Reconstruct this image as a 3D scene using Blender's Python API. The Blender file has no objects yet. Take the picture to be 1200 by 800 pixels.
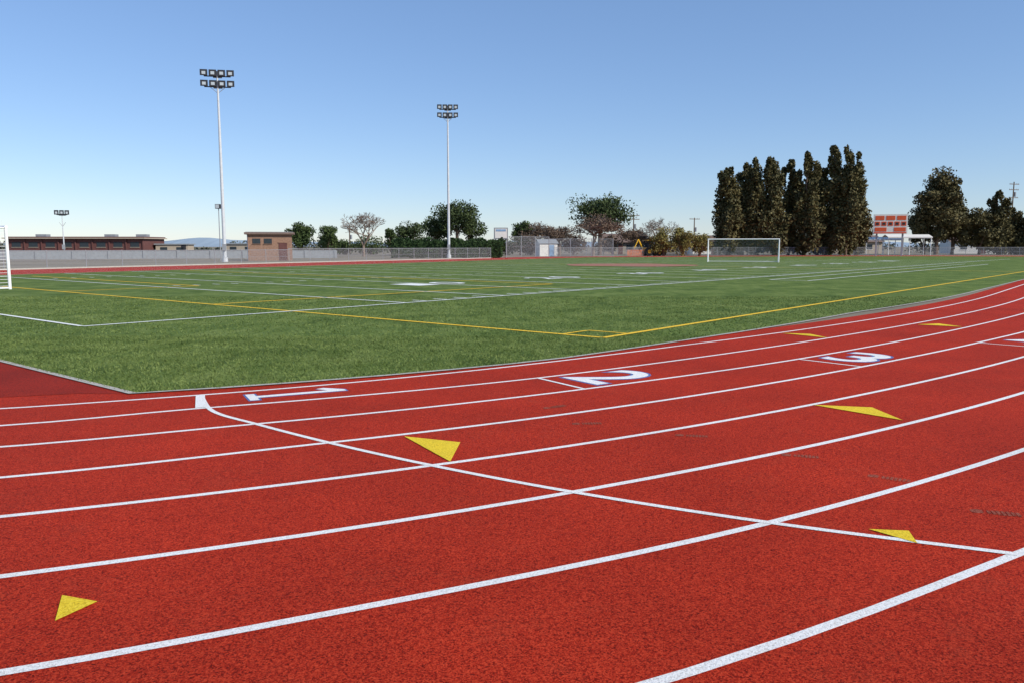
import bpy, numpy as np, math, random
from mathutils import Vector, Matrix
random.seed(7); rng=np.random.default_rng(7)
scene=bpy.context.scene
COL=scene.collection

# ------------------------------------------------------------------ materials
def mat_base(name):
    m=bpy.data.materials.new(name); m.use_nodes=True
    nt=m.node_tree; b=nt.nodes['Principled BSDF']
    return m,nt,b
def simple(name,c,rough=.7,metal=0,var=.12,scale=3.0):
    m,nt,b=mat_base(name)
    tc=nt.nodes.new('ShaderNodeTexCoord'); n=nt.nodes.new('ShaderNodeTexNoise')
    n.inputs['Scale'].default_value=scale; n.inputs['Detail'].default_value=5
    nt.links.new(tc.outputs['Object'],n.inputs['Vector'])
    r=nt.nodes.new('ShaderNodeValToRGB')
    r.color_ramp.elements[0].position=.3; r.color_ramp.elements[1].position=.7
    r.color_ramp.elements[0].color=[x*(1-var) for x in c]+[1]
    r.color_ramp.elements[1].color=[min(1,x*(1+var)) for x in c]+[1]
    nt.links.new(n.outputs['Fac'],r.inputs['Fac']); nt.links.new(r.outputs['Color'],b.inputs['Base Color'])
    b.inputs['Roughness'].default_value=rough; b.inputs['Metallic'].default_value=metal
    b.inputs['Specular IOR Level'].default_value=.3
    return m

def granular(name,dark,mid,bright,wear=None,big=.25):
    """rubber-crumb surface: fine granules, mottling, worn patches"""
    m,nt,b=mat_base(name); N=nt.nodes; Lk=nt.links
    geo=N.new('ShaderNodeNewGeometry'); pos=geo.outputs['Position']
    v=N.new('ShaderNodeTexVoronoi'); v.inputs['Scale'].default_value=150
    Lk.new(pos,v.inputs['Vector'])
    n=N.new('ShaderNodeTexNoise'); n.inputs['Scale'].default_value=75; n.inputs['Detail'].default_value=5; n.inputs['Roughness'].default_value=.75
    Lk.new(pos,n.inputs['Vector'])
    r=N.new('ShaderNodeValToRGB'); e=r.color_ramp.elements
    e[0].position=.34; e[0].color=dark+(1,); e[1].position=.66; e[1].color=bright+(1,)
    k=e.new(.48); k.color=mid+(1,)
    sep=N.new('ShaderNodeSeparateColor'); Lk.new(v.outputs['Color'],sep.inputs['Color'])
    ad=N.new('ShaderNodeMix'); ad.data_type='FLOAT'; ad.inputs['Factor'].default_value=.30
    Lk.new(n.outputs['Fac'],ad.inputs[2]); Lk.new(sep.outputs['Red'],ad.inputs[3])
    Lk.new(ad.outputs[0],r.inputs['Fac'])
    n2=N.new('ShaderNodeTexNoise'); n2.inputs['Scale'].default_value=.55; n2.inputs['Detail'].default_value=6; n2.inputs['Roughness'].default_value=.62
    Lk.new(pos,n2.inputs['Vector'])
    mr=N.new('ShaderNodeMapRange'); mr.inputs['From Min'].default_value=.3; mr.inputs['From Max'].default_value=.7
    mr.inputs['To Min'].default_value=1-big; mr.inputs['To Max'].default_value=1+big*.5
    Lk.new(n2.outputs['Fac'],mr.inputs['Value'])
    mul=N.new('ShaderNodeVectorMath'); mul.operation='SCALE'
    Lk.new(r.outputs['Color'],mul.inputs[0]); Lk.new(mr.outputs['Result'],mul.inputs['Scale'])
    out=mul.outputs['Vector']
    if wear:
        for loc,sc,lo,hi,mx_,col,scl in (((13,5,0),1.7,.55,.80,.40,wear,(1,1,1)),((2,9,0),2.2,.60,.74,.35,tuple(c*.45 for c in wear),(.25,1.6,1))):
            n3=N.new('ShaderNodeTexNoise'); n3.inputs['Scale'].default_value=sc; n3.inputs['Detail'].default_value=8; n3.inputs['Roughness'].default_value=.75
            mp=N.new('ShaderNodeMapping'); mp.inputs['Location'].default_value=loc; mp.inputs['Scale'].default_value=scl; mp.inputs['Rotation'].default_value=(0,0,-.6)
            Lk.new(pos,mp.inputs['Vector']); Lk.new(mp.outputs['Vector'],n3.inputs['Vector'])
            mr3=N.new('ShaderNodeMapRange'); mr3.inputs['From Min'].default_value=lo; mr3.inputs['From Max'].default_value=hi
            mr3.inputs['To Max'].default_value=mx_
            Lk.new(n3.outputs['Fac'],mr3.inputs['Value'])
            mx=N.new('ShaderNodeMix'); mx.data_type='RGBA'; Lk.new(mr3.outputs['Result'],mx.inputs['Factor'])
            Lk.new(out,mx.inputs['A']); mx.inputs['B'].default_value=col+(1,)
            out=mx.outputs['Result']
    Lk.new(out,b.inputs['Base Color'])
    b.inputs['Roughness'].default_value=.8; b.inputs['Specular IOR Level'].default_value=.09
    bp=N.new('ShaderNodeBump'); bp.inputs['Strength'].default_value=1.0; bp.inputs['Distance'].default_value=.008
    Lk.new(n.outputs['Fac'],bp.inputs['Height']); Lk.new(bp.outputs['Normal'],b.inputs['Normal'])
    return m

M_track=granular('red_rubber_track',(.13,.006,.002),(.39,.021,.007),(.58,.055,.020),wear=(.33,.055,.025),big=.2)
M_dzone=granular('dark_red_rubber',(.10,.008,.004),(.28,.018,.008),(.40,.036,.016))
M_white=granular('white_track_paint',(.60,.57,.54),(.82,.81,.79),(.88,.87,.86),big=.08)
M_yel=granular('yellow_track_paint',(.55,.36,.02),(.80,.56,.03),(.88,.66,.06),big=.15)
M_blue=granular('blue_track_paint',(.05,.10,.28),(.09,.18,.42),(.14,.24,.5),big=.1)
M_foot=granular('dusty_footprint_mark',(.12,.02,.012),(.29,.065,.038),(.38,.12,.08),big=.2)
M_curb=simple('concrete_curb',(.40,.37,.33),.85,var=.15,scale=9)

def turf_mat(name,cols,spec=.2):
    m,nt,b=mat_base(name); N=nt.nodes; Lk=nt.links
    geo=N.new('ShaderNodeNewGeometry'); pos=geo.outputs['Position']
    def noise(s,d,ro,loc=(0,0,0),sc=(1,1,1),rot=0):
        mp=N.new('ShaderNodeMapping'); mp.inputs['Location'].default_value=loc; mp.inputs['Scale'].default_value=sc; mp.inputs['Rotation'].default_value=(0,0,rot)
        Lk.new(pos,mp.inputs['Vector'])
        n=N.new('ShaderNodeTexNoise'); n.inputs['Scale'].default_value=s; n.inputs['Detail'].default_value=d; n.inputs['Roughness'].default_value=ro
        Lk.new(mp.outputs['Vector'],n.inputs['Vector']); return n.outputs['Fac']
    f1=noise(30,6,.8); f2=noise(.6,7,.7,(3,1,0)); f3=noise(2.6,6,.75,(1,8,0),(1,.28,1),.7)
    a=N.new('ShaderNodeMix'); a.data_type='FLOAT'; a.inputs['Factor'].default_value=.45; Lk.new(f1,a.inputs[2]); Lk.new(f3,a.inputs[3])
    a2=N.new('ShaderNodeMix'); a2.data_type='FLOAT'; a2.inputs['Factor'].default_value=.38; Lk.new(a.outputs[0],a2.inputs[2]); Lk.new(f2,a2.inputs[3])
    r=N.new('ShaderNodeValToRGB'); e=r.color_ramp.elements
    e[0].position=.42; e[0].color=cols[0]+(1,); e[1].position=.59; e[1].color=cols[2]+(1,)
    k=e.new(.5); k.color=cols[1]+(1,)
    Lk.new(a2.outputs[0],r.inputs['Fac']); Lk.new(r.outputs['Color'],b.inputs['Base Color'])
    b.inputs['Roughness'].default_value=.8; b.inputs['Specular IOR Level'].default_value=spec
    bp=N.new('ShaderNodeBump'); bp.inputs['Strength'].default_value=.8; bp.inputs['Distance'].default_value=.02
    Lk.new(f1,bp.inputs['Height']); Lk.new(bp.outputs['Normal'],b.inputs['Normal'])
    return m
M_turf=turf_mat('artificial_turf',((.050,.085,.013),(.105,.155,.030),(.180,.225,.060)),spec=.1)
M_dirt=simple('dry_ground',(.20,.17,.12),.95,var=.25,scale=.08)
M_fyel=simple('yellow_turf_paint',(.80,.50,.03),.85,var=.2,scale=25)
M_fwhite=simple('white_turf_paint',(.76,.78,.74),.85,var=.18,scale=25)
M_fred=simple('red_turf_paint',(.32,.14,.09),.85,var=.25,scale=3)

def leafmat(name,lo,hi,nscale=.55):
    m,nt,b=mat_base(name); N=nt.nodes; Lk=nt.links
    g=N.new('ShaderNodeNewGeometry'); r=N.new('ShaderNodeValToRGB')
    r.color_ramp.elements[0].color=lo+(1,); r.color_ramp.elements[1].color=hi+(1,)
    n=N.new('ShaderNodeTexNoise'); n.inputs['Scale'].default_value=nscale; n.inputs['Detail'].default_value=3
    Lk.new(g.outputs['Position'],n.inputs['Vector'])
    mx=N.new('ShaderNodeMix'); mx.data_type='FLOAT'; mx.inputs['Factor'].default_value=.5
    mr=N.new('ShaderNodeMapRange'); mr.inputs['From Min'].default_value=.3; mr.inputs['From Max'].default_value=.7; Lk.new(n.outputs['Fac'],mr.inputs['Value'])
    Lk.new(g.outputs['Random Per Island'],mx.inputs[2]); Lk.new(mr.outputs['Result'],mx.inputs[3])
    Lk.new(mx.outputs[0],r.inputs['Fac']); Lk.new(r.outputs['Color'],b.inputs['Base Color'])
    b.inputs['Roughness'].default_value=.65; b.inputs['Specular IOR Level'].default_value=.15
    return m
M_bark=simple('bark',(.13,.09,.065),.9,var=.3,scale=4)
M_barkl=simple('pale_bark',(.22,.165,.13),.9,var=.3,scale=4)
M_leafD=leafmat('dark_cypress_foliage',(.028,.032,.014),(.175,.145,.060),nscale=.4)
M_leafG=leafmat('green_foliage',(.022,.040,.014),(.095,.130,.042))
M_leafP=leafmat('pine_foliage',(.020,.036,.015),(.090,.118,.042))
M_leafY=leafmat('yellow_green_foliage',(.10,.085,.02),(.26,.22,.07))
M_leafB=leafmat('brown_twig_foliage',(.08,.055,.04),(.20,.14,.10))
M_hedge=leafmat('hedge_foliage',(.016,.036,.012),(.048,.085,.028))
M_far=leafmat('distant_foliage',(.05,.06,.045),(.13,.13,.095))
M_galv=simple('galvanised_steel',(.30,.31,.33),.55,.3,var=.08)
M_pole=simple('pale_painted_steel',(.58,.60,.62),.5,.1,var=.06)
M_dark=simple('dark_metal',(.04,.04,.045),.5,.2)
M_glass=simple('floodlight_glass',(.45,.50,.53),.2,var=.05)
M_wind=simple('window_glass',(.03,.04,.05),.12,var=.1)
M_wp=simple('white_painted_metal',(.82,.82,.82),.4,var=.04)
M_maroon=simple('maroon_wall',(.12,.05,.045),.8,var=.15)
M_brick=simple('tan_brick',(.27,.16,.11),.85,var=.2,scale=6)
M_wallw=simple('white_stucco',(.70,.68,.64),.85,var=.06)
M_walltan=simple('tan_stucco',(.38,.32,.25),.85,var=.08)
M_roof=simple('brown_shingle_roof',(.17,.12,.10),.9,var=.2,scale=6)
M_roofg=simple('grey_roof',(.24,.26,.28),.8,var=.1)
M_trim_shade=simple('blue_trim_and_shade',(.22,.34,.50),.6)
M_orange=simple('orange_plastic',(.75,.16,.03),.5)
M_yeq=simple('yellow_machine_paint',(.72,.42,.03),.4)
M_redor=simple('red_orange_panel',(.62,.10,.035),.5)
M_tire=simple('tyre_rubber',(.03,.03,.03),.8)
M_wood=simple('pole_timber',(.15,.11,.08),.9,var=.2)
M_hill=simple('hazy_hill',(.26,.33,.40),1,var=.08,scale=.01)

def mesh_fence_mat(name,col,pitch,wire):
    m,nt,b=mat_base(name); N=nt.nodes; Lk=nt.links
    tc=N.new('ShaderNodeTexCoord'); s=N.new('ShaderNodeSeparateXYZ'); Lk.new(tc.outputs['Object'],s.inputs[0])
    def M(op,a,bv):
        n=N.new('ShaderNodeMath'); n.operation=op
        for i,v in enumerate((a,bv)):
            if v is None: continue
            if isinstance(v,(int,float)): n.inputs[i].default_value=v
            else: Lk.new(v,n.inputs[i])
        return n.outputs[0]
    p=M('ADD',s.outputs['X'],s.outputs['Z']); q=M('SUBTRACT',s.outputs['X'],s.outputs['Z'])
    def w(v):
        f=M('FRACT',M('DIVIDE',M('ADD',v,500.0),pitch),None)
        return M('LESS_THAN',f,wire/pitch)
    al=M('MAXIMUM',w(p),w(q))
    b.inputs['Base Color'].default_value=col+(1,); b.inputs['Roughness'].default_value=.5
    Lk.new(al,b.inputs['Alpha'])
    return m
M_link=mesh_fence_mat('chain_link',(.25,.26,.28),.07,.0085)
M_net=mesh_fence_mat('goal_net_cord',(.70,.70,.70),.13,.007)
M_onet=mesh_fence_mat('orange_safety_mesh',(.75,.17,.03),.08,.03)

# ------------------------------------------------------------------ mesh builder
class MB:
    def __init__(s): s.v=[];s.f=[];s.mi=[];s.mats=[]
    def m(s,mat):
        if mat not in s.mats: s.mats.append(mat)
        return s.mats.index(mat)
    def poly(s,pts,mat):
        i=len(s.v); s.v+= [tuple(p) for p in pts]; s.f.append(tuple(range(i,i+len(pts)))); s.mi.append(s.m(mat))
    def box(s,c,d,mat,rot=0):
        cx,cy,cz=c; dx,dy,dz=[a/2 for a in d]; cr,sr=math.cos(rot),math.sin(rot); i=len(s.v)
        for z in(-dz,dz):
            for x,y in((-dx,-dy),(dx,-dy),(dx,dy),(-dx,dy)):
                s.v.append((cx+x*cr-y*sr,cy+x*sr+y*cr,cz+z))
        for q in((0,3,2,1),(4,5,6,7),(0,1,5,4),(1,2,6,5),(2,3,7,6),(3,0,4,7)):
            s.f.append(tuple(i+a for a in q)); s.mi.append(s.m(mat))
    def tube(s,a,b,r0,r1,mat,n=6,cap=True):
        a=Vector(a);b=Vector(b);d=(b-a)
        if d.length<1e-6:return
        d.normalize(); u=d.orthogonal().normalized(); w=d.cross(u); i=len(s.v)
        for p,r in((a,r0),(b,r1)):
            for k in range(n):
                t=2*math.pi*k/n; s.v.append(tuple(p+u*(r*math.cos(t))+w*(r*math.sin(t))))
        mi=s.m(mat)
        for k in range(n):
            s.f.append((i+k,i+(k+1)%n,i+n+(k+1)%n,i+n+k)); s.mi.append(mi)
        if cap:
            s.f.append(tuple(i+n+k for k in range(n))); s.mi.append(mi)
            s.f.append(tuple(i+n-1-k for k in range(n))); s.mi.append(mi)
    def leaves(s,P,size,mat):
        n=len(P)
        A=rng.normal(size=(n,3));A/=np.linalg.norm(A,axis=1)[:,None]
        B=rng.normal(size=(n,3));B-=A*(A*B).sum(1)[:,None];B/=np.linalg.norm(B,axis=1)[:,None]
        sz=size*rng.uniform(.6,1.4,(n,1))
        A=A*sz;B=B*sz*.6; i=len(s.v)
        V=np.stack([P-A,P+B,P+A,P-B],1).reshape(-1,3)
        s.v+=V.tolist(); mi=s.m(mat)
        s.f+=[(i+4*k,i+4*k+1,i+4*k+2,i+4*k+3) for k in range(n)]; s.mi+=[mi]*n
    def obj(s,name,loc=(0,0,0),rot=0,smooth=False,parent=None):
        me=bpy.data.meshes.new(name); me.from_pydata(s.v,[],s.f)
        for m in s.mats: me.materials.append(m)
        me.polygons.foreach_set('material_index',s.mi)
        me.update(); o=bpy.data.objects.new(name,me); COL.objects.link(o)
        o.location=loc; o.rotation_euler=(0,0,rot)
        if parent: o.parent=parent
        return o

# ------------------------------------------------------------------ track geometry (metres, camera stands at 0,0)
LANE=1.077
KN=np.array([-14,-8,-4,-1,2,5,9,14,22,26.]); KV=np.array([0,.0151,.0558,.0386,.0178,.0136,.0103,.0102,.0102,0.])
S=np.arange(-45,112,0.05)
kk=np.interp(S,KN,KV); th=np.concatenate([[0],np.cumsum(kk[:-1]*.05)]); i0=int(np.argmin(abs(S)))
TH=math.radians(55.15)-(th-th[i0])
XX=np.concatenate([[0],np.cumsum(np.sin(TH)*.05)[:-1]]); YY=np.concatenate([[0],np.cumsum(np.cos(TH)*.05)[:-1]])
XX=XX-XX[i0]; YY=YY-YY[i0]+11.416
def T(s,o):
    x=np.interp(s,S,XX);y=np.interp(s,S,YY);t=np.interp(s,S,TH)
    return (x+o*math.cos(t), y-o*math.sin(t))
def inv(P):
    d=(XX-P[0])**2+(YY-P[1])**2;i=int(np.argmin(d))
    return S[i],(P[0]-XX[i])*math.cos(TH[i])-(P[1]-YY[i])*math.sin(TH[i])
# surveyed points on each painted lane line
SUR={1:[(-5.40,8.26),(-3.59,9.04)],2:[(-4.89,7.455),(-3.23,8.31),(.33,10.24)],
3:[(-4.37,6.64),(-2.47,7.53),(.87,9.43),(4.34,11.98)],
4:[(-3.79,5.73),(-1.60,6.79),(4.98,11.21),(8.26,14.03),(10.26,15.87)],
5:[(-3.24,4.87),(-.63,6.06),(7.96,12.26)],6:[(-2.65,3.95),(.42,5.38),(6.0,9.2)],
7:[(-2.05,3.01),(-.80,3.555),(1.59,4.76),(4.31,6.55)],8:[(.57,2.945),(2.80,4.25)]}
def line_off(k,s):
    base=(k-1)*LANE
    if k not in SUR: return base
    c=sorted((inv(p)[0],inv(p)[1]-base) for p in SUR[k])
    if s<=c[0][0]: return base+c[0][1]
    for (a,da),(b,db) in zip(c,c[1:]):
        if s<=b:
            t=(s-a)/(b-a); t=t*t*(3-2*t); return base+da+(db-da)*t
    t=min(1,(s-c[-1][0])/8); return base+c[-1][1]*(1-t)
def ribbon(mb,pts,w,z,mat):
    P=[Vector((p[0],p[1])) for p in pts]; L=[];R=[]
    for i,p in enumerate(P):
        d=(P[min(i+1,len(P)-1)]-P[max(i-1,0)]).normalized(); n=Vector((-d.y,d.x))
        L.append(p+n*w/2);R.append(p-n*w/2)
    for i in range(len(P)-1):
        mb.poly([(*R[i],z),(*R[i+1],z),(*L[i+1],z),(*L[i],z)],mat)

Z_TR=.006; Z_TF=.012
Z1,Z2,Z3=Z_TR+.002,Z_TR+.004,Z_TR+.006
mb=MB(); mb.poly([(-3000,-3000,0),(3000,-3000,0),(3000,3000,0),(-3000,3000,0)],M_dirt); mb.obj('ground')
mb=MB()
ss=list(np.arange(-44,110,1.0))
for a,b in zip(ss,ss[1:]):
    i1,i2=T(a,-3.0 if a<-3 else -.6),T(b,-3.0 if b<-3 else -.6); o1,o2=T(a,13),T(b,13)
    mb.poly([(*o1,Z_TR),(*o2,Z_TR),(*i2,Z_TR),(*i1,Z_TR)],M_track)
mb.obj('running_track')
u=Vector((.643,.766)); v=Vector((-.775,.632)); C=Vector((1.7,14.7))
def F(a,b): p=C+u*a+v*b; return (p.x,p.y)
edge=[(-4.40,9.10)]
s=inv((-4.4,9.1))[0]+1
TE=[(-4.40,9.10),(0.51,11.80),(3.08,14.29),(8.78,20.42),(26.34,41.04)]
te=sorted((inv(p)) for p in TE)
def te_off(s):
    return float(np.interp(s,[a for a,_ in te],[o for _,o in te]))
while s<100:
    edge.append(T(s,te_off(s))); s+=1
far=[(96,125),(88,133),(70,137),(40,134),(12,124),(0,103),(-14.8,75),(-29.8,48),(-37.5,36.3)]
turf=edge+far
mb=MB(); mb.poly([(*p,Z_TF) for p in turf],M_turf); mb.obj('artificial_turf_field')
mb=MB()
mb.poly([(-4.4,9.1,.009),(-37.5,36.3,.009),(-60,36,.009),(-60,-12,.009),(-31,-12,.009),T(-30,-.3)+(.009,),T(-10,-.3)+(.009,),T(-5.6,-.35)+(.009,)],M_dzone)
mb.obj('end_zone_apron')
mb=MB()
inner=[(-60,36),(-37.5,36.3),(-29.8,48),(-14.8,75),(0,103),(12,124),(40,134),(70,137),(88,133),(96,125),edge[-1]]
outer=[(-75,50),(-50,48),(-36.5,57),(-22.6,81),(-7,110),(4,130),(36,145),(74,149),(97,144),(112,128),T(100,9)]
for i in range(len(inner)-1):
    mb.poly([(*outer[i],.003),(*inner[i],.003),(*inner[i+1],.003),(*outer[i+1],.003)],M_track)
mb.obj('far_running_track')
mb=MB(); ribbon(mb,[(-37.5,36.3)]+edge,.09,.020,M_curb); ribbon(mb,far[::-1],.2,.020,M_curb); mb.obj('turf_edging')

mb=MB()
for k in range(1,11):
    pts=[(T(s,line_off(k,s))) for s in np.arange(-44,104,.4)]
    ribbon(mb,pts,.058,Z1,M_white)
for q in range(1,8):
    t=q/8
    ribbon(mb,[(inner[i][0]*(1-t)+outer[i][0]*t,inner[i][1]*(1-t)+outer[i][1]*t) for i in range(1,len(inner))],.06,.010,M_white)
mb.obj('lane_lines')
def smooth_curve(P,n=8):
    P=[Vector(p) for p in P]; P=[2*P[0]-P[1]]+P+[2*P[-1]-P[-2]]; out=[]
    for i in range(1,len(P)-2):
        for j in range(n):
            t=j/n;a,b,c,d=P[i-1:i+3]
            out.append(.5*((2*b)+(c-a)*t+(2*a-5*b+4*c-d)*t*t+(3*b-a-3*c+d)*t**3))
    out.append(P[-2]); return out
mb=MB()
ribbon(mb,smooth_curve([(-3.59,9.04),(-3.10,8.12),(-2.45,7.51),(-1.60,6.79),(-.63,6.06),(.42,5.38),(1.59,4.76),(2.80,4.25)]),.052,Z2,M_white)
mb.poly([(-3.62,8.98,Z3),(-3.35,8.28,Z3),(-3.26,8.32,Z3),(-3.53,9.02,Z3)],M_white)
for a,b in (((.33,10.24),(.87,9.43)),((4.34,11.98),(4.98,11.21)),((8.26,14.03),(8.9,13.35)),((13.0,18.7),(13.7,18.0))):
    ribbon(mb,[a,b],.05,Z2,M_white)
mb.obj('start_line_markings')
mb=MB()
for t in ([(-.97,7.01),(-.45,6.79),(-.49,6.16)],[(3.24,8.45),(3.82,8.31),(3.84,7.68)],[(2.15,4.64),(2.38,4.61),(2.33,4.41)],[(-2.08,3.45),(-2.20,3.72),(-1.99,3.65)],
          [(5.29,15.57),(5.80,15.41),(5.90,14.75)],[(8.84,17.3),(9.42,17.5),(9.56,16.8)],[(14.0,21.8),(14.6,22.0),(14.7,21.3)]):
    if (Vector(t[1])-Vector(t[0])).cross(Vector(t[2])-Vector(t[0]))<0: t=t[::-1]
    mb.poly([(*p,Z3) for p in t],M_yel)
mb.obj('yellow_exchange_zone_triangles')

def digit_mesh(ch,offset):
    cu=bpy.data.curves.new('d','FONT'); cu.body=ch; cu.offset=offset; cu.resolution_u=6
    o=bpy.data.objects.new('d',cu); COL.objects.link(o)
    dg=bpy.context.evaluated_depsgraph_get(); dg.update()
    me=bpy.data.meshes.new_from_object(o.evaluated_get(dg)); bpy.data.objects.remove(o)
    return me
def lane_number(ch,s,k,h=1.12,w=.66):
    o0=(line_off(k,s)+line_off(k+1,s))/2
    t=float(np.interp(s,S,TH)); right=Vector((math.cos(t),-math.sin(t),0)); up=Vector((math.sin(t),math.cos(t),0))
    px,py=T(s,o0)
    Mx=Matrix(((right.x,up.x,0,px),(right.y,up.y,0,py),(0,0,1,0),(0,0,0,1)))
    par=bpy.data.objects.new('lane_number',None); COL.objects.link(par)
    for nm,off,z,mat in (('outline',.034,Z1,M_blue),('numeral',0.012,Z2,M_white)):
        if ch=='1':
            e=.022 if nm=='outline' else 0
            m=MB(); a=.055+e
            pts=[(-.20-e,-h/2-e),(.20+e,-h/2-e),(.20+e,-h/2+.10+e),(a,-h/2+.10+e),(a,h/2+e),(-a+.01,h/2+e),(-.24-e,h/2-.20),(-.20,h/2-.30-e),(-a,h/2-.2),(-a,-h/2+.10+e),(-.20-e,-h/2+.10+e)]
            m.poly([(x,y,0) for x,y in pts],mat); ob=m.obj(nm)
        else:
            me=digit_mesh(ch,off)
            co=np.array([v.co[:] for v in me.vertices]); mn,mx=co.min(0),co.max(0); c=(mn+mx)/2
            ref=digit_mesh(ch,0); rc=np.array([v.co[:] for v in ref.vertices]); rs=rc.max(0)-rc.min(0)
            for v_ in me.vertices: v_.co=((v_.co[0]-c[0])*w/rs[0],(v_.co[1]-c[1])*h/rs[1],0)
            ob=bpy.data.objects.new(nm,me); me.materials.clear(); me.materials.append(mat); COL.objects.link(ob)
        ob.matrix_world=Mx@Matrix.Translation((0,0,z)); ob.parent=par
lane_number('1',inv((-3.4,8.7))[0]+.98,1)
lane_number('2',inv((.6,9.83))[0]+.85,2)
lane_number('3',inv((4.66,11.6))[0]+.9,3)
lane_number('4',inv((8.58,13.7))[0]+.95,4)

mb=MB()
def shoe(x,y,a,sc=1):
    def q(pts):
        ca,sa=math.cos(a),math.sin(a)
        mb.poly([(x+sc*(p*ca-r*sa),y+sc*(p*sa+r*ca),Z1+.0005) for p,r in pts],M_foot)
    q([(-.14,-.03),(-.11,-.042),(-.07,-.036),(-.065,.03),(-.10,.04),(-.14,.02)])
    for i in range(7):
        x0=-.045+i*.028; w=.026+.024*math.sin(min(1,max(0,(i+1)/6))*2.4)
        q([(x0,-w),(x0+.020,-w*.97),(x0+.022,w*.8),(x0+.002,w*.82)])
for x,y,a in ((1.62,7.05,-.2),(2.78,5.72,-.55),(3.1,4.95,-.3),(.72,7.55,.1),(.45,8.35,.6),(2.35,6.35,-.3)):
    shoe(x,y,a)
mb.obj('shoe_prints')

# ------------------------------------------------------------------ field markings
mb=MB(); ZL=Z_TF+.010
FL=[]
def fl(a,b,w,mat): FL.append((Vector(F(*a)),Vector(F(*b)),w)); ribbon(mb,[F(*a),F(*b)],w,ZL+(.004 if mat is M_fwhite else (.008 if mat is M_fred else 0)),mat)
fl((0,0),(100,0),.13,M_fyel); fl((0,.07),(0,45),.13,M_fyel)
fl((.9,.07),(.9,.95),.08,M_fyel); fl((.07,.95),(.86,.95),.08,M_fyel)
fl((.07,13.5),(16.5,13.5),.15,M_fyel); fl((16.5,13.6),(16.5,46),.15,M_fyel)
fl((.07,24),(5.5,24),.15,M_fyel); fl((5.5,24.1),(5.5,42),.15,M_fyel); fl((50,.07),(50,54),.15,M_fyel)
fl((-5.2,9.6),(112,9.6),.12,M_fwhite); fl((-5.2,9.67),(-5.2,40),.11,M_fwhite)
for i in range(21):
    a=4+4.57*i; fl((a,9.67),(a,44+min(12,a*.17)),.12,M_fwhite)
for i in range(0,101):
    a=4+.914*i
    if i%5: fl((a,9.7),(a,10.3),.10,M_fwhite)
    if i%5:
        for b in (24.5,37): fl((a,b),(a,b+.6),.10,M_fwhite)
fl((27,7.8),(74,7.8),.12,M_fwhite); fl((27,5.9),(74,5.9),.12,M_fwhite)
for a in (27,74): fl((a,5.97),(a,7.7),.10,M_fwhite)
mb.obj('field_lines')
for i in range(1,10):
    n=10*min(i,10-i); a=4+9.14*i
    for j,ch in enumerate((str(n)[0],'0')):
        me=digit_mesh(ch,.01); co=np.array([q.co[:] for q in me.vertices]); mn,mx=co.min(0),co.max(0); c=(mn+mx)/2
        for q in me.vertices:
            x=(q.co[0]-c[0])/(mx[0]-mn[0])*1.3+(-1.0 if j==0 else 1.0); y=(q.co[1]-c[1])/(mx[1]-mn[1])*1.9
            p=F(a+x,17.8+y); q.co=(p[0],p[1],ZL+.006)
        ob=bpy.data.objects.new('yard_number',me); me.materials.clear(); me.materials.append(M_fwhite); COL.objects.link(ob)
mb=MB()
pts=[F(50+5.5*math.cos(t)*(1+.12*math.sin(5*t)),30+6*math.sin(t)) for t in np.linspace(0,2*math.pi,40)[:-1]]
mb.poly([(*p,ZL+.016) for p in pts],M_fred); mb.obj('midfield_logo')

def in_poly(P,poly):
    x,y=P[:,0],P[:,1]; ins=np.zeros(len(P),bool); n=len(poly); j=n-1
    for i in range(n):
        xi,yi=poly[i];xj,yj=poly[j]
        if yi!=yj:
            ins^=((yi>y)!=(yj>y))&(x<(xj-xi)*(y-yi)/(yj-yi)+xi)
        j=i
    return ins
def blades(n,y0,y1,hgt,wid):
    yy=np.sqrt(rng.uniform(y0*y0,y1*y1,n)); xx=rng.uniform(-.72,.74,n)*yy
    P=np.stack([xx,yy],1); P=P[in_poly(P,[tuple(p) for p in turf])]
    keep=np.ones(len(P),bool)
    for a,b,w in FL:
        if min(a.y,b.y)>y1: continue
        d=np.array(b-a);L=np.linalg.norm(d);d/=L; r=P-np.array(a); t=r@d; q=abs(r[:,0]*d[1]-r[:,1]*d[0])
        keep&=~((t>-.02)&(t<L+.02)&(q<w/2+.012))
    return P[keep],hgt,wid
mb=MB()
M_blade=leafmat('turf_blades',(.045,.080,.013),(.225,.280,.085),nscale=1.3)
for P,hg,wd in (blades(110000,8.8,15,.032,.006),blades(80000,15,27,.03,.010)):
    n=len(P); ang=rng.uniform(0,2*math.pi,n); ln=rng.normal(0,.7,(n,2))*hg; hh=hg*rng.uniform(.4,1.15,n)
    dx=np.cos(ang)*wd;dy=np.sin(ang)*wd
    V=np.zeros((n,3,3)); V[:,0,0]=P[:,0]-dx;V[:,0,1]=P[:,1]-dy;V[:,1,0]=P[:,0]+dx;V[:,1,1]=P[:,1]+dy
    V[:,0,2]=V[:,1,2]=Z_TF; V[:,2,0]=P[:,0]+ln[:,0];V[:,2,1]=P[:,1]+ln[:,1];V[:,2,2]=Z_TF+hh
    i=len(mb.v); mb.v+=V.reshape(-1,3).tolist(); mb.f+=[(i+3*k,i+3*k+1,i+3*k+2) for k in range(n)]; mb.mi+=[mb.m(M_blade)]*n
mb.obj('turf_grass_blades')

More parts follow.
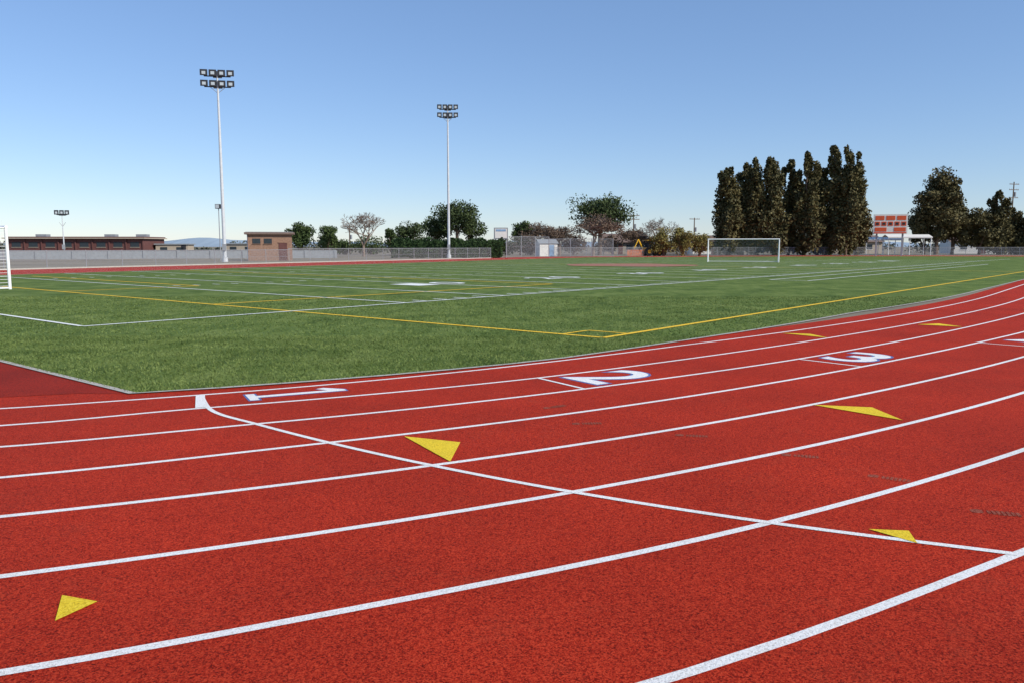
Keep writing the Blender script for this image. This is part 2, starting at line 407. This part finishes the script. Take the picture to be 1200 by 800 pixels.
# ------------------------------------------------------------------ surroundings helpers
def bx(o,D): return o/940.0*D          # lateral distance for a bearing
def light_pole(X,Y,H,rows=2,n=4,wd=2.7,r=.2):
    m=MB(); m.tube((0,0,0),(0,0,.5),r*1.6,r*1.5,M_pole,10); m.tube((0,0,.5),(0,0,H*.55),r,r*.75,M_pole,10); m.tube((0,0,H*.55),(0,0,H),r*.75,r*.45,M_pole,10)
    for k in range(rows):
        z=H-.55-1.1*k
        m.tube((-wd/2,0,z),(wd/2,0,z),.06,.06,M_dark,6)
        m.box((0,.18,z),(.9,.2,.25),M_galv)
        for i in range(n):
            x=-wd/2+wd*i/(n-1); fw=wd/(n-1)*.42
            m.tube((x,0,z),(x,-.1,z+.2),.04,.04,M_dark,5)
            i0_=len(m.v)
            for y,hw,z0,z1 in((.22,fw*.55,.30,.60),(-.12,fw,.06,.68),(-.24,fw,.01,.62)):
                m.v+=[(x-hw,y,z+z0),(x+hw,y,z+z0),(x+hw,y,z+z1),(x-hw,y,z+z1)]
            k2=m.m(M_dark)
            for q in((0,1,2,3),(0,4,5,1),(1,5,6,2),(2,6,7,3),(3,7,4,0),(4,8,9,5),(5,9,10,6),(6,10,11,7),(7,11,8,4),(8,11,10,9)):
                m.f.append(tuple(i0_+a for a in q)); m.mi.append(k2)
            m.poly([(x-fw*.5,-.25,z+.15),(x+fw*.5,-.25,z+.15),(x+fw*.5,-.25,z+.46),(x-fw*.5,-.25,z+.46)],M_glass)
    m.tube((0,0,H-2.3),(wd*.3,0,H-1.65),.03,.03,M_galv,5); m.tube((0,0,H-2.3),(-wd*.3,0,H-1.65),.03,.03,M_galv,5)
    m.box((.0,-.28,1.6),(.4,.2,.7),M_galv)
    return m.obj('floodlight_pole',(X,Y,0),math.atan2(-X,Y)*.6)
light_pole(bx(-337,88),88,20.3)
light_pole(bx(-74,116),116,21.5,wd=2.3)
light_pole(bx(-525,120),120,6.9,rows=1,n=3,wd=1.4,r=.1)
m=MB(); m.tube((0,0,0),(0,0,6),.06,.05,M_galv); m.box((0,-.15,6.1),(.5,.5,.5),M_dark); m.box((0,-.41,6.1),(.4,.02,.4),M_glass); m.obj('lamp_mast',(bx(-342,90),90,0))  # small lamp on its own mast: dark housing, glass face

def fence(name,A,B,h,post=3.0,mat=M_link,pr=.035,curb=0):
    A=Vector(A);B=Vector(B);d=B-A;L=d.length;rot=math.atan2(d.y,d.x); m=MB()
    m.poly([(0,0,.03),(L,0,.03),(L,0,h),(0,0,h)],mat)
    n=max(1,int(round(L/post)))
    for i in range(n+1):
        x=L*i/n; m.tube((x,.05,0),(x,.05,h+.06),pr,pr,M_galv,6)
    m.tube((0,.05,h),(L,.05,h),.025,.025,M_galv,6)
    m.tube((0,.05,h*.5),(L,.05,h*.5),.012,.012,M_galv,5)
    if curb: m.box((L/2,.05,curb/2),(L,.2,curb),M_curb)
    return m.obj(name,(A.x,A.y,0),rot)
fence('chain_link_fence',(-52,24),(-36.5,57.5),1.35,curb=.1)
fence('chain_link_fence',(-36.5,57.5),(-22.8,82.0),1.35,curb=.1)
fence('chain_link_fence',(-22.8,82),(-3.0,114.6),1.45,curb=.1)
fence('chain_link_fence',(7,133),(38,148),1.5)
fence('chain_link_fence',(38,148),(76,152),1.5)
fence('chain_link_fence',(76,152),(110,147),1.5)
# low grey block wall beyond the left fence
m=MB(); A=Vector((-74,100));B=Vector((-26,118)); d=B-A; L_=d.length
m.box((L_/2,0,.55),(L_,.2,1.1),M_roofg); m.box((L_/2,0,1.13),(L_+.1,.3,.06),M_roofg)
for i in range(13): m.box((i*L_/12,-.16,.55),(.4,.11,1.08),M_roofg)
m.obj('block_wall',(A.x,A.y,0),math.atan2(d.y,d.x))
def backstop(A,B,h): return fence('backstop_fence',A,B,h,post=4,pr=.06)
backstop((-.8,122),(6,130),3.2); backstop((6,130),(16.5,131),2.9)

def goal(X,Y,rot):
    m=MB(); W=7.32;H=2.44;r=.06
    for x in(-W/2,W/2):
        m.tube((x,0,0),(x,0,H),r,r,M_wp,10); m.tube((x,0,H-.03),(x,.8,H-.03),.03,.03,M_wp,6)
        m.tube((x,.8,H-.03),(x,2.0,.05),.03,.03,M_wp,6); m.tube((x,0,.05),(x,2.0,.05),.03,.03,M_wp,6)
        m.poly([(x,0,.02),(x,0,H),(x,.8,H),(x,2.0,.02)],M_net)
    m.tube((-W/2-r,0,H),(W/2+r,0,H),r,r,M_wp,10); m.tube((-W/2,2.0,.05),(W/2,2.0,.05),.03,.03,M_wp,6)
    m.tube((-W/2,.8,H-.03),(W/2,.8,H-.03),.02,.02,M_wp,6)
    m.poly([(-W/2,.8,H),(W/2,.8,H),(W/2,2.0,.02),(-W/2,2.0,.02)],M_net); m.poly([(-W/2,0,H),(W/2,0,H),(W/2,.8,H),(-W/2,.8,H)],M_net)
    return m.obj('soccer_goal',(X,Y,.012),rot)
va=math.atan2(v.y,v.x)
goal(-19.9+v.x*3.66,31.6+v.y*3.66,va)
goal(bx(271,86),86,-.28)

def press_box():
    m=MB()
    m.box((0,0,1.55),(5.0,3.6,3.1),M_brick); m.box((0,0,3.22),(5.7,4.3,.24),M_roof); m.box((0,0,3.37),(5.4,4.0,.06),M_roofg)
    m.box((-2.53,0,1.55),(.06,3.5,3.0),M_trim_shade)  # bluish shade on the left side, put in as a coloured panel
    for x in(-1.5,-.2): m.box((x,-1.82,2.3),(.9,.05,.6),M_wind); m.box((x,-1.85,1.95),(1.0,.1,.06),M_brick)
    m.box((1.5,-1.82,1.05),(.95,.05,2.1),M_maroon); m.box((1.5,-1.84,2.15),(1.1,.08,.08),M_brick)
    return m.obj('brick_press_box',(bx(-283,97),97,0),.25)
press_box()
def school():
    m=MB(); L=25
    m.box((0,0,1.55),(L,10,3.1),M_maroon); m.box((0,-.2,3.19),(L+1,11,.18),M_walltan); m.box((0,0,3.38),(L+.4,10.3,.2),M_maroon)
    for i in range(8):
        x=-L/2+1.7+i*3.1
        m.box((x,-5.02,2.0),(1.6,.06,.9),M_wind); m.box((x,-5.06,1.5),(1.8,.12,.08),M_walltan)
        m.box((x+1.55,-5.1,1.55),(.2,.2,3.08),M_maroon)
    for x in(-9,4,10): m.box((x,1,3.75),(2,1.6,.5),M_roofg)
    return m.obj('school_building',(bx(-506,152),155,0),.04)
school()
def portable(X,Y,L,W,H,rot,wall,roof):
    m=MB(); m.box((0,0,H/2),(L,W,H),wall)
    m.box((0,0,H+.1),(L+.5,W+.5,.2),roof)
    n=int(L//3)
    for i in range(n):
        x=-L/2+1.5+i*3; m.box((x,-W/2-.02,H*.6),(1.3,.05,H*.33),M_wind); m.box((x,-W/2-.04,H*.6-H*.18),(1.45,.1,.07),M_wp)
    m.box((L/2-.8,-W/2-.02,1.0),(.9,.05,2.0),M_dark)
    return m.obj('portable_classroom',(X,Y,0),rot)
portable(bx(-400,155),157,6,4,2.0,.1,M_walltan,M_roofg); portable(bx(-318,160),162,6,4,2.1,0,M_walltan,M_roofg)
def house(X,Y,L,W,H,R,rot,wall,roof):
    m=MB(); m.box((0,0,H/2),(L,W,H),wall)
    a,b=L/2+.4,W/2+.5
    m.poly([(-a,-b,H-.1),(a,-b,H-.1),(a,0,H+R),(-a,0,H+R)],roof); m.poly([(a,b,H-.1),(-a,b,H-.1),(-a,0,H+R),(a,0,H+R)],roof)
    for s_ in(-1,1): m.poly([(s_*L/2,-W/2,H),(s_*L/2,W/2,H),(s_*L/2,0,H+R-.12)],wall)
    for x in (-L*.3,L*.28): m.box((x,-W/2-.02,H*.55),(1.4,.06,1.1),M_wind); m.box((x,-W/2-.05,H*.55-.6),(1.6,.1,.08),M_wp)
    m.box((0,-W/2-.02,1.05),(.95,.06,2.1),M_maroon); m.box((L*.2,0,H+R*.9),(.6,.6,1.2),M_brick)
    return m.obj('suburban_house',(X,Y,0),rot)
house(bx(128,172),174,7,8,2.6,1.8,-.1,M_walltan,M_roof)
house(bx(235,175),178,9,8,2.6,1.5,.0,M_wallw,M_roof)
house(bx(395,190),192,14,8,2.8,1.5,.0,M_walltan,M_roof)
house(bx(560,185),190,14,8,2.8,1.5,-.2,M_wallw,M_roof)
m=MB(); m.box((0,0,1.1),(3.2,2.6,2.2),M_wallw)
m.poly([(-1.8,-1.5,2.15),(1.8,-1.5,2.15),(1.8,0,2.9),(-1.8,0,2.9)],M_roofg); m.poly([(1.8,1.5,2.15),(-1.8,1.5,2.15),(-1.8,0,2.9),(1.8,0,2.9)],M_roofg)
for s_ in(-1,1): m.poly([(s_*1.6,-1.3,2.2),(s_*1.6,1.3,2.2),(s_*1.6,0,2.8)],M_wallw)
m.box((.5,-1.32,.95),(1.0,.05,1.9),M_trim_shade); m.obj('white_shed',(bx(40,138),138,0),.3)
m=MB()
m.box((0,0,1.15),(3.0,1.1,.7),M_yeq); m.box((1.1,0,1.55),(1.2,1.0,.5),M_yeq); m.box((-.3,0,2.75),(1.5,1.5,.1),M_yeq)
for x in(-1.0,.4):
    for y in(-.7,.7): m.box((x,y,2.1),(.08,.08,1.2),M_dark)
m.box((-.3,0,1.9),(1.2,1.2,.7),M_wind)
for x,r in((1.2,.5),(-.8,.78)):
    for y in(-.85,.85): m.tube((x,y-.2,r),(x,y+.2,r),r,r,M_tire,14); m.tube((x,y-.22,r),(x,y+.22,r),r*.45,r*.45,M_yeq,10)
for y in(-.6,.6): m.tube((.7,y,1.6),(2.6,y,.7),.09,.09,M_yeq,6)
m.poly([(2.5,-1.1,.9),(2.5,1.1,.9),(2.4,1.1,.25),(2.4,-1.1,.25)],M_yeq); m.poly([(2.4,-1.1,.25),(2.4,1.1,.25),(3.2,1.1,.15),(3.2,-1.1,.15)],M_yeq)
m.tube((-1.6,0,1.2),(-2.5,0,2.9),.14,.11,M_yeq,6); m.tube((-2.5,0,2.9),(-3.3,0,1.3),.11,.08,M_yeq,6); m.box((-3.3,0,1.05),(.6,.6,.5),M_dark)
m.obj('backhoe_loader',(bx(163,142),142,0),.3)
m=MB()
for x in(-.8,.8): m.tube((x,0,0),(x,0,4.2),.08,.08,M_galv)
m.box((0,-.1,3.6),(2.1,.18,1.7),M_roofg); m.box((0,-.21,3.6),(1.8,.03,1.4),M_wallw); m.box((0,-.235,4.05),(1.5,.02,.3),M_trim_shade); m.obj('notice_board',(bx(-13,120),120,0))
m=MB()
for x in(-2.1,2.1): m.box((x,.25,3.4),(.28,.2,6.8),M_galv)
m.box((0,0,5.6),(5.5,.3,3.4),M_wallw)
for i in range(3): m.box((-1.75+i*1.75,-.17,6.65),(1.45,.04,.75),M_redor)
for i in range(5): m.box((-2.12+i*1.06,-.17,5.65),(.82,.04,.75),M_redor)
m.box((-1.55,-.17,4.65),(1.9,.04,.7),M_redor); m.box((1.55,-.17,4.65),(1.9,.04,.7),M_redor)
for i in range(5): m.box((-2.12+i*1.06,-.20,5.65),(.45,.03,.4),M_dark)
m.box((0,-.17,4.06),(5.2,.04,.22),M_redor)
m.obj('scoreboard',(bx(442,142),142,0),-.3)
def canopy(X,Y,L,W,H,rot):
    m=MB()
    for x in(-L/2+.2,0,L/2-.2):
        for y in(-W/2+.2,W/2-.2): m.tube((x,y,0),(x,y,H),.07,.07,M_wp)
    m.poly([(-L/2,-W/2,H),(L/2,-W/2,H),(L/2,0,H+.5),(-L/2,0,H+.5)],M_wallw); m.poly([(L/2,W/2,H),(-L/2,W/2,H),(-L/2,0,H+.5),(L/2,0,H+.5)],M_wallw)
    m.box((0,-W/2,H-.12),(L,.06,.24),M_wallw); return m.obj('shade_canopy',(X,Y,0),rot)
canopy(bx(462,158),158,8,5,3.5,-.2); canopy(bx(435,164),165,7,5,3.1,-.2)
def upole(X,Y,H,arms):
    m=MB(); m.tube((0,0,0),(0,0,H),.18,.11,M_wood,8)
    for z in arms:
        m.box((0,-.1,z),(2.6,.12,.14),M_wood,0)
        for x in(-1.2,-.7,.7,1.2): m.tube((x,-.1,z+.07),(x,-.1,z+.27),.05,.04,M_glass,6)
    m.tube((.35,-.1,H-3.2),(.35,-.1,H-2.2),.22,.22,M_galv,8); return m.obj('utility_pole',(X,Y,0),.3)
upole(bx(583,176),176,15.6,(15.1,13.9,12.2)); upole(bx(142,172),172,8.6,(8.2,7.4)); upole(bx(213,185),185,8.2,(7.9,)); upole(bx(-190,185),185,6.5,(6.2,))
fence('orange_safety_fence',(bx(135,140),140),(bx(155,141),141),1.1,post=2,mat=M_onet)

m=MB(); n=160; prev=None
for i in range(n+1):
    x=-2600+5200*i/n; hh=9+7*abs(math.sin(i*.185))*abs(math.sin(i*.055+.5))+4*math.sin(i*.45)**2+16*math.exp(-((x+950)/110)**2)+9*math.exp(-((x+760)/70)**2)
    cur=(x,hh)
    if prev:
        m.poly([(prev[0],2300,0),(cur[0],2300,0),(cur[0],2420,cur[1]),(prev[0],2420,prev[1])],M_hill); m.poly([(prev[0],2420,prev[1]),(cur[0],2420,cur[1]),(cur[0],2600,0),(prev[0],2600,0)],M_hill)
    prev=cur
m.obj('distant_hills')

# ------------------------------------------------------------------ trees
def ell(n,c,r,shell=.45):
    d=rng.normal(size=(n,3)); d/=np.linalg.norm(d,axis=1)[:,None]
    return np.array(c)+d*(rng.uniform(0,1,(n,1))**shell)*np.array(r)
def round_tree(name,X,Y,H,W,base=.3,leaf=M_leafG,n=3500,size=.2,flat=1.0,bark=M_bark,nc=26,lump=.24):
    m=MB(); z0=H*base; cz=(z0+H)/2; rz=(H-z0)/2
    m.tube((0,0,0),(.1,0,z0+.3*rz),W*.035+.08,W*.025+.05,bark,8)
    cl=[]
    for i in range(nc):
        d=rng.normal(size=3); d/=np.linalg.norm(d); q=rng.uniform(.3,.85)
        cx,cy,cc=d[0]*q*W/2,d[1]*q*W/2,cz+d[2]*q*rz*flat
        rr=W*lump*rng.uniform(.6,1.2)
        cc=min(cc,H-rr*.6); cl.append((cx,cy,cc,rr))
        if i<9: m.tube((.1*rng.normal(),.1*rng.normal(),z0*rng.uniform(.6,1)+.1*rz),(cx,cy,cc),.07+.008*W,.03,bark,5)
    for cx,cy,cc,rr in cl:
        m.leaves(ell(n//nc,(cx,cy,cc),(rr,rr,rr*.75)),size,leaf)
    return m.obj(name,(X,Y,0),rng.uniform(0,6))
def column_tree(name,X,Y,H,W,leaf=M_leafD,n=12000,size=.27,base=.06):
    """tall broad evergreen: stacked upright foliage plumes, irregular pointed tops"""
    m=MB(); m.tube((0,0,0),(0,0,H*.5),.34,.2,M_bark,8); m.tube((0,0,H*.5),(.1,0,H*.9),.2,.05,M_bark,6)
    nc=90; lean=rng.normal(0,.3,2)
    tops=[(0,0,1.0)]+[(rng.uniform(-.34,.34)*W,rng.uniform(-.34,.34)*W,rng.uniform(.80,.96)) for _ in range(4)]
    for i in range(nc):
        tx,ty,tf=tops[i%5]; t=rng.uniform(0,1)**.85; Ht=H*tf
        z=Ht*(base+(1-base)*t)
        prof=min(1,(t+.12)/.3)**.7*(max(0.0,1-t**2.6)**.6)
        rad=W/2*max(.16,prof)
        a=rng.uniform(0,6.28); q=rng.uniform(.1,.85)*rad; k=t*t*.8
        cx,cy=q*math.cos(a)*(1-k*.4)+tx*k+lean[0]*t,q*math.sin(a)*(1-k*.4)+ty*k+lean[1]*t
        rr=max(.5,rad*rng.uniform(.26,.42))
        m.leaves(ell(n//nc,(cx,cy,min(z,Ht-rr*1.3)),(rr*.9,rr*.9,rr*1.8),.5),size,leaf)
        if i%5==0: m.tube((0,0,max(1,z-1.5)),(cx,cy,z),.08,.03,M_bark,5)
    return m.obj(name,(X,Y,0),0)
def bare_tree(name,X,Y,H,W,depth=6,bark=M_barkl,twig=.018,leaf=None):
    m=MB(); tips=[]
    def br(p,d,l,r,k):
        q=p+d*l; m.tube(p,q,r,max(r*.66,twig),bark,5 if k>2 else 3,cap=False)
        if k==0: tips.append(q); return
        for j in range(3):
            e=Vector((rng.normal()*.55*W/H*1.5,rng.normal()*.55*W/H*1.5,rng.uniform(-.12,.35)))
            br(q,(d*.75+e).normalized(),l*rng.uniform(.66,.84),max(r*.62,twig),k-1)
    tr=H*.20
    for j in range(4):
        e=Vector((rng.normal()*.5,rng.normal()*.5,1)).normalized()
        br(Vector((0,0,tr)),e,H*.21,H*.016,depth-1)
    m.tube((0,0,0),(0,0,tr+.05),H*.03,H*.024,bark,8)
    if leaf is not None:
        P=np.array([list(t) for t in tips]); P=np.repeat(P,3,0)+rng.normal(0,.25,(len(P)*3,3)); m.leaves(P,.12,leaf)
    co=np.array(m.v); s=H/co[:,2].max(); sx=(W/2)/np.percentile(abs(co[:,:2]),97)
    m.v=[(a*sx,b*sx,c*s) for a,b,c in m.v]
    return m.obj(name,(X,Y,0),0)
round_tree('oak_tree',bx(-249,131),131,6.2,4.7,.14,M_leafG,4200,.17)
round_tree('oak_tree',bx(-216,131),131,5.3,3.9,.12,M_leafG,3000,.17)
bare_tree('bare_tree',bx(-174,134),134,7.4,6.0)
round_tree('oak_tree',bx(-141,141),141,5.2,3.2,.1,M_leafG,2200,.17)
round_tree('pine_tree',bx(-118,149),149,6.6,6.6,.15,M_leafP,4000,.18)
round_tree('umbrella_pine_tree',bx(-64,152),152,10.2,9.4,.42,M_leafP,6500,.19,nc=34)
round_tree('umbrella_pine_tree',bx(-88,156),156,7.6,7.0,.35,M_leafP,4000,.19)
round_tree('pine_tree',bx(-45,158),158,7.8,5.0,.3,M_leafP,3000,.19)
round_tree('oak_tree',bx(10,151),151,7.4,4.0,.2,M_leafG,3200,.18)
bare_tree('bare_tree',bx(32,151),151,6.4,6.5,leaf=M_leafB)
round_tree('umbrella_pine_tree',bx(103,153),153,11.4,11.2,.42,M_leafP,8500,.2,nc=40)
bare_tree('bare_tree',bx(95,139),139,7.8,9.0,leaf=M_leafB)
bare_tree('bare_tree',bx(56,150),150,5.8,6,leaf=M_leafB)
bare_tree('bare_tree',bx(172,152),152,7.4,6.5)
bare_tree('bare_tree',bx(140,160),160,5.6,5.5,leaf=M_leafB)
for o,D,H,W in((22,158,4.2,6),(45,160,3.8,6),(72,162,4.2,6.5),(118,164,4.0,6),(-5,160,4.0,5),(-165,165,3.8,7),(-195,168,3.6,7),(-290,170,3.2,7),(160,165,4.0,6),(238,168,4.4,6)):
    round_tree('shrub',bx(o,D),D,H,W,.02,M_leafG if int(o)%2 else M_leafB,1600,.2,nc=16)
round_tree('willow_shrub',bx(178,141),141,5.0,4.8,.02,M_leafY,3200,.15)
round_tree('willow_shrub',bx(200,141),141,5.5,5.4,.02,M_leafY,3600,.15)
round_tree('willow_shrub',bx(220,142),142,4.4,4.2,.02,M_leafY,2500,.15)
m=MB()
Lh=16.2; n=13000; P=np.stack([rng.uniform(-Lh/2,Lh/2,n),rng.uniform(-.9,.9,n),rng.uniform(.05,2.75,n)],1)
P[:,2]+=.18*np.sin(P[:,0]*1.7)+.1*np.sin(P[:,0]*4.1)
m.leaves(P,.15,M_hedge); m.box((0,0,1.3),(Lh-.4,1.3,2.4),M_hedge); m.obj('clipped_hedge',(bx(-76,117),117,0),.0)
for o,D,H,W in((252,150,16.8,7.0),(270,153,17.4,6.6),(286,151,18.0,7.0),(307,150,19.2,7.8),(324,154,17.8,6.4),(342,150,19.0,7.6),(358,155,17.2,6.4),(373,151,20.2,7.2),(391,150,20.4,8.2),(403,153,16.5,6.4)):
    column_tree('cypress_tree',bx(o,D),D,H,W)
round_tree('cypress_tree',bx(497,160),160,17.8,9.6,.10,M_leafD,14000,.27,nc=60,lump=.21)
round_tree('cypress_tree',bx(516,162),162,12.8,7.4,.06,M_leafD,8500,.27,nc=36)
round_tree('cypress_tree',bx(483,163),163,10.5,6.4,.06,M_leafD,6000,.27)
round_tree('cypress_tree',bx(548,160),160,11.0,6.4,.04,M_leafD,7500,.26)
column_tree('cypress_tree',bx(570,161),161,12.6,6.2,n=8000); column_tree('cypress_tree',bx(590,163),163,9.4,6,n=6500)
column_tree('cypress_tree',bx(606,160),160,8.6,6,n=6500)
m=MB()
for i in range(240):
    o=rng.uniform(-760,760); D=rng.uniform(205,260); rr=rng.uniform(1.2,2.3)
    if -420<o<-330: rr*=.55
    m.leaves(ell(60,(bx(o,D),D,rng.uniform(.6,1.8) if not -420<o<-330 else .5),(rr*1.6,rr,rr)),.4,M_far)
m.obj('distant_tree_line')

# ------------------------------------------------------------------ light, sky, camera
az,el=math.radians(122),math.radians(36)
sd=Vector((math.sin(az)*math.cos(el),math.cos(az)*math.cos(el),math.sin(el)))
L=bpy.data.lights.new('sun','SUN'); L.energy=4.9; L.angle=math.radians(.5); L.color=(1,.94,.83)
lo=bpy.data.objects.new('sun',L); lo.rotation_euler=sd.to_track_quat('Z','Y').to_euler(); COL.objects.link(lo)
w=bpy.data.worlds.new('World'); scene.world=w; w.use_nodes=True; nt=w.node_tree
sky=nt.nodes.new('ShaderNodeTexSky'); sky.sky_type='NISHITA'; sky.sun_disc=False; sky.sun_elevation=el; sky.sun_rotation=az
sky.air_density=1.0; sky.dust_density=.05; sky.ozone_density=2.0
mu=nt.nodes.new('ShaderNodeMix'); mu.data_type='RGBA'; mu.blend_type='MULTIPLY'; mu.inputs['Factor'].default_value=1; mu.inputs['B'].default_value=(.92,.98,1.16,1)
nt.links.new(sky.outputs[0],mu.inputs['A'])
m2=nt.nodes.new('ShaderNodeMix'); m2.data_type='RGBA'; m2.inputs['Factor'].default_value=.24; m2.inputs['B'].default_value=(2.3,4.3,7.6,1)
nt.links.new(mu.outputs['Result'],m2.inputs['A'])
bg=nt.nodes['Background']; nt.links.new(m2.outputs['Result'],bg.inputs['Color']); bg.inputs['Strength'].default_value=.115
cam=bpy.data.cameras.new('camera'); cam.lens=28; cam.sensor_width=36; cam.clip_end=6000; cam.clip_start=.05
co=bpy.data.objects.new('camera',cam); co.location=(0,0,1.7); co.rotation_euler=(math.radians(90-6.787),0,0); COL.objects.link(co); scene.camera=co
scene.view_settings.view_transform='Standard'; scene.view_settings.look='None'; scene.view_settings.exposure=0
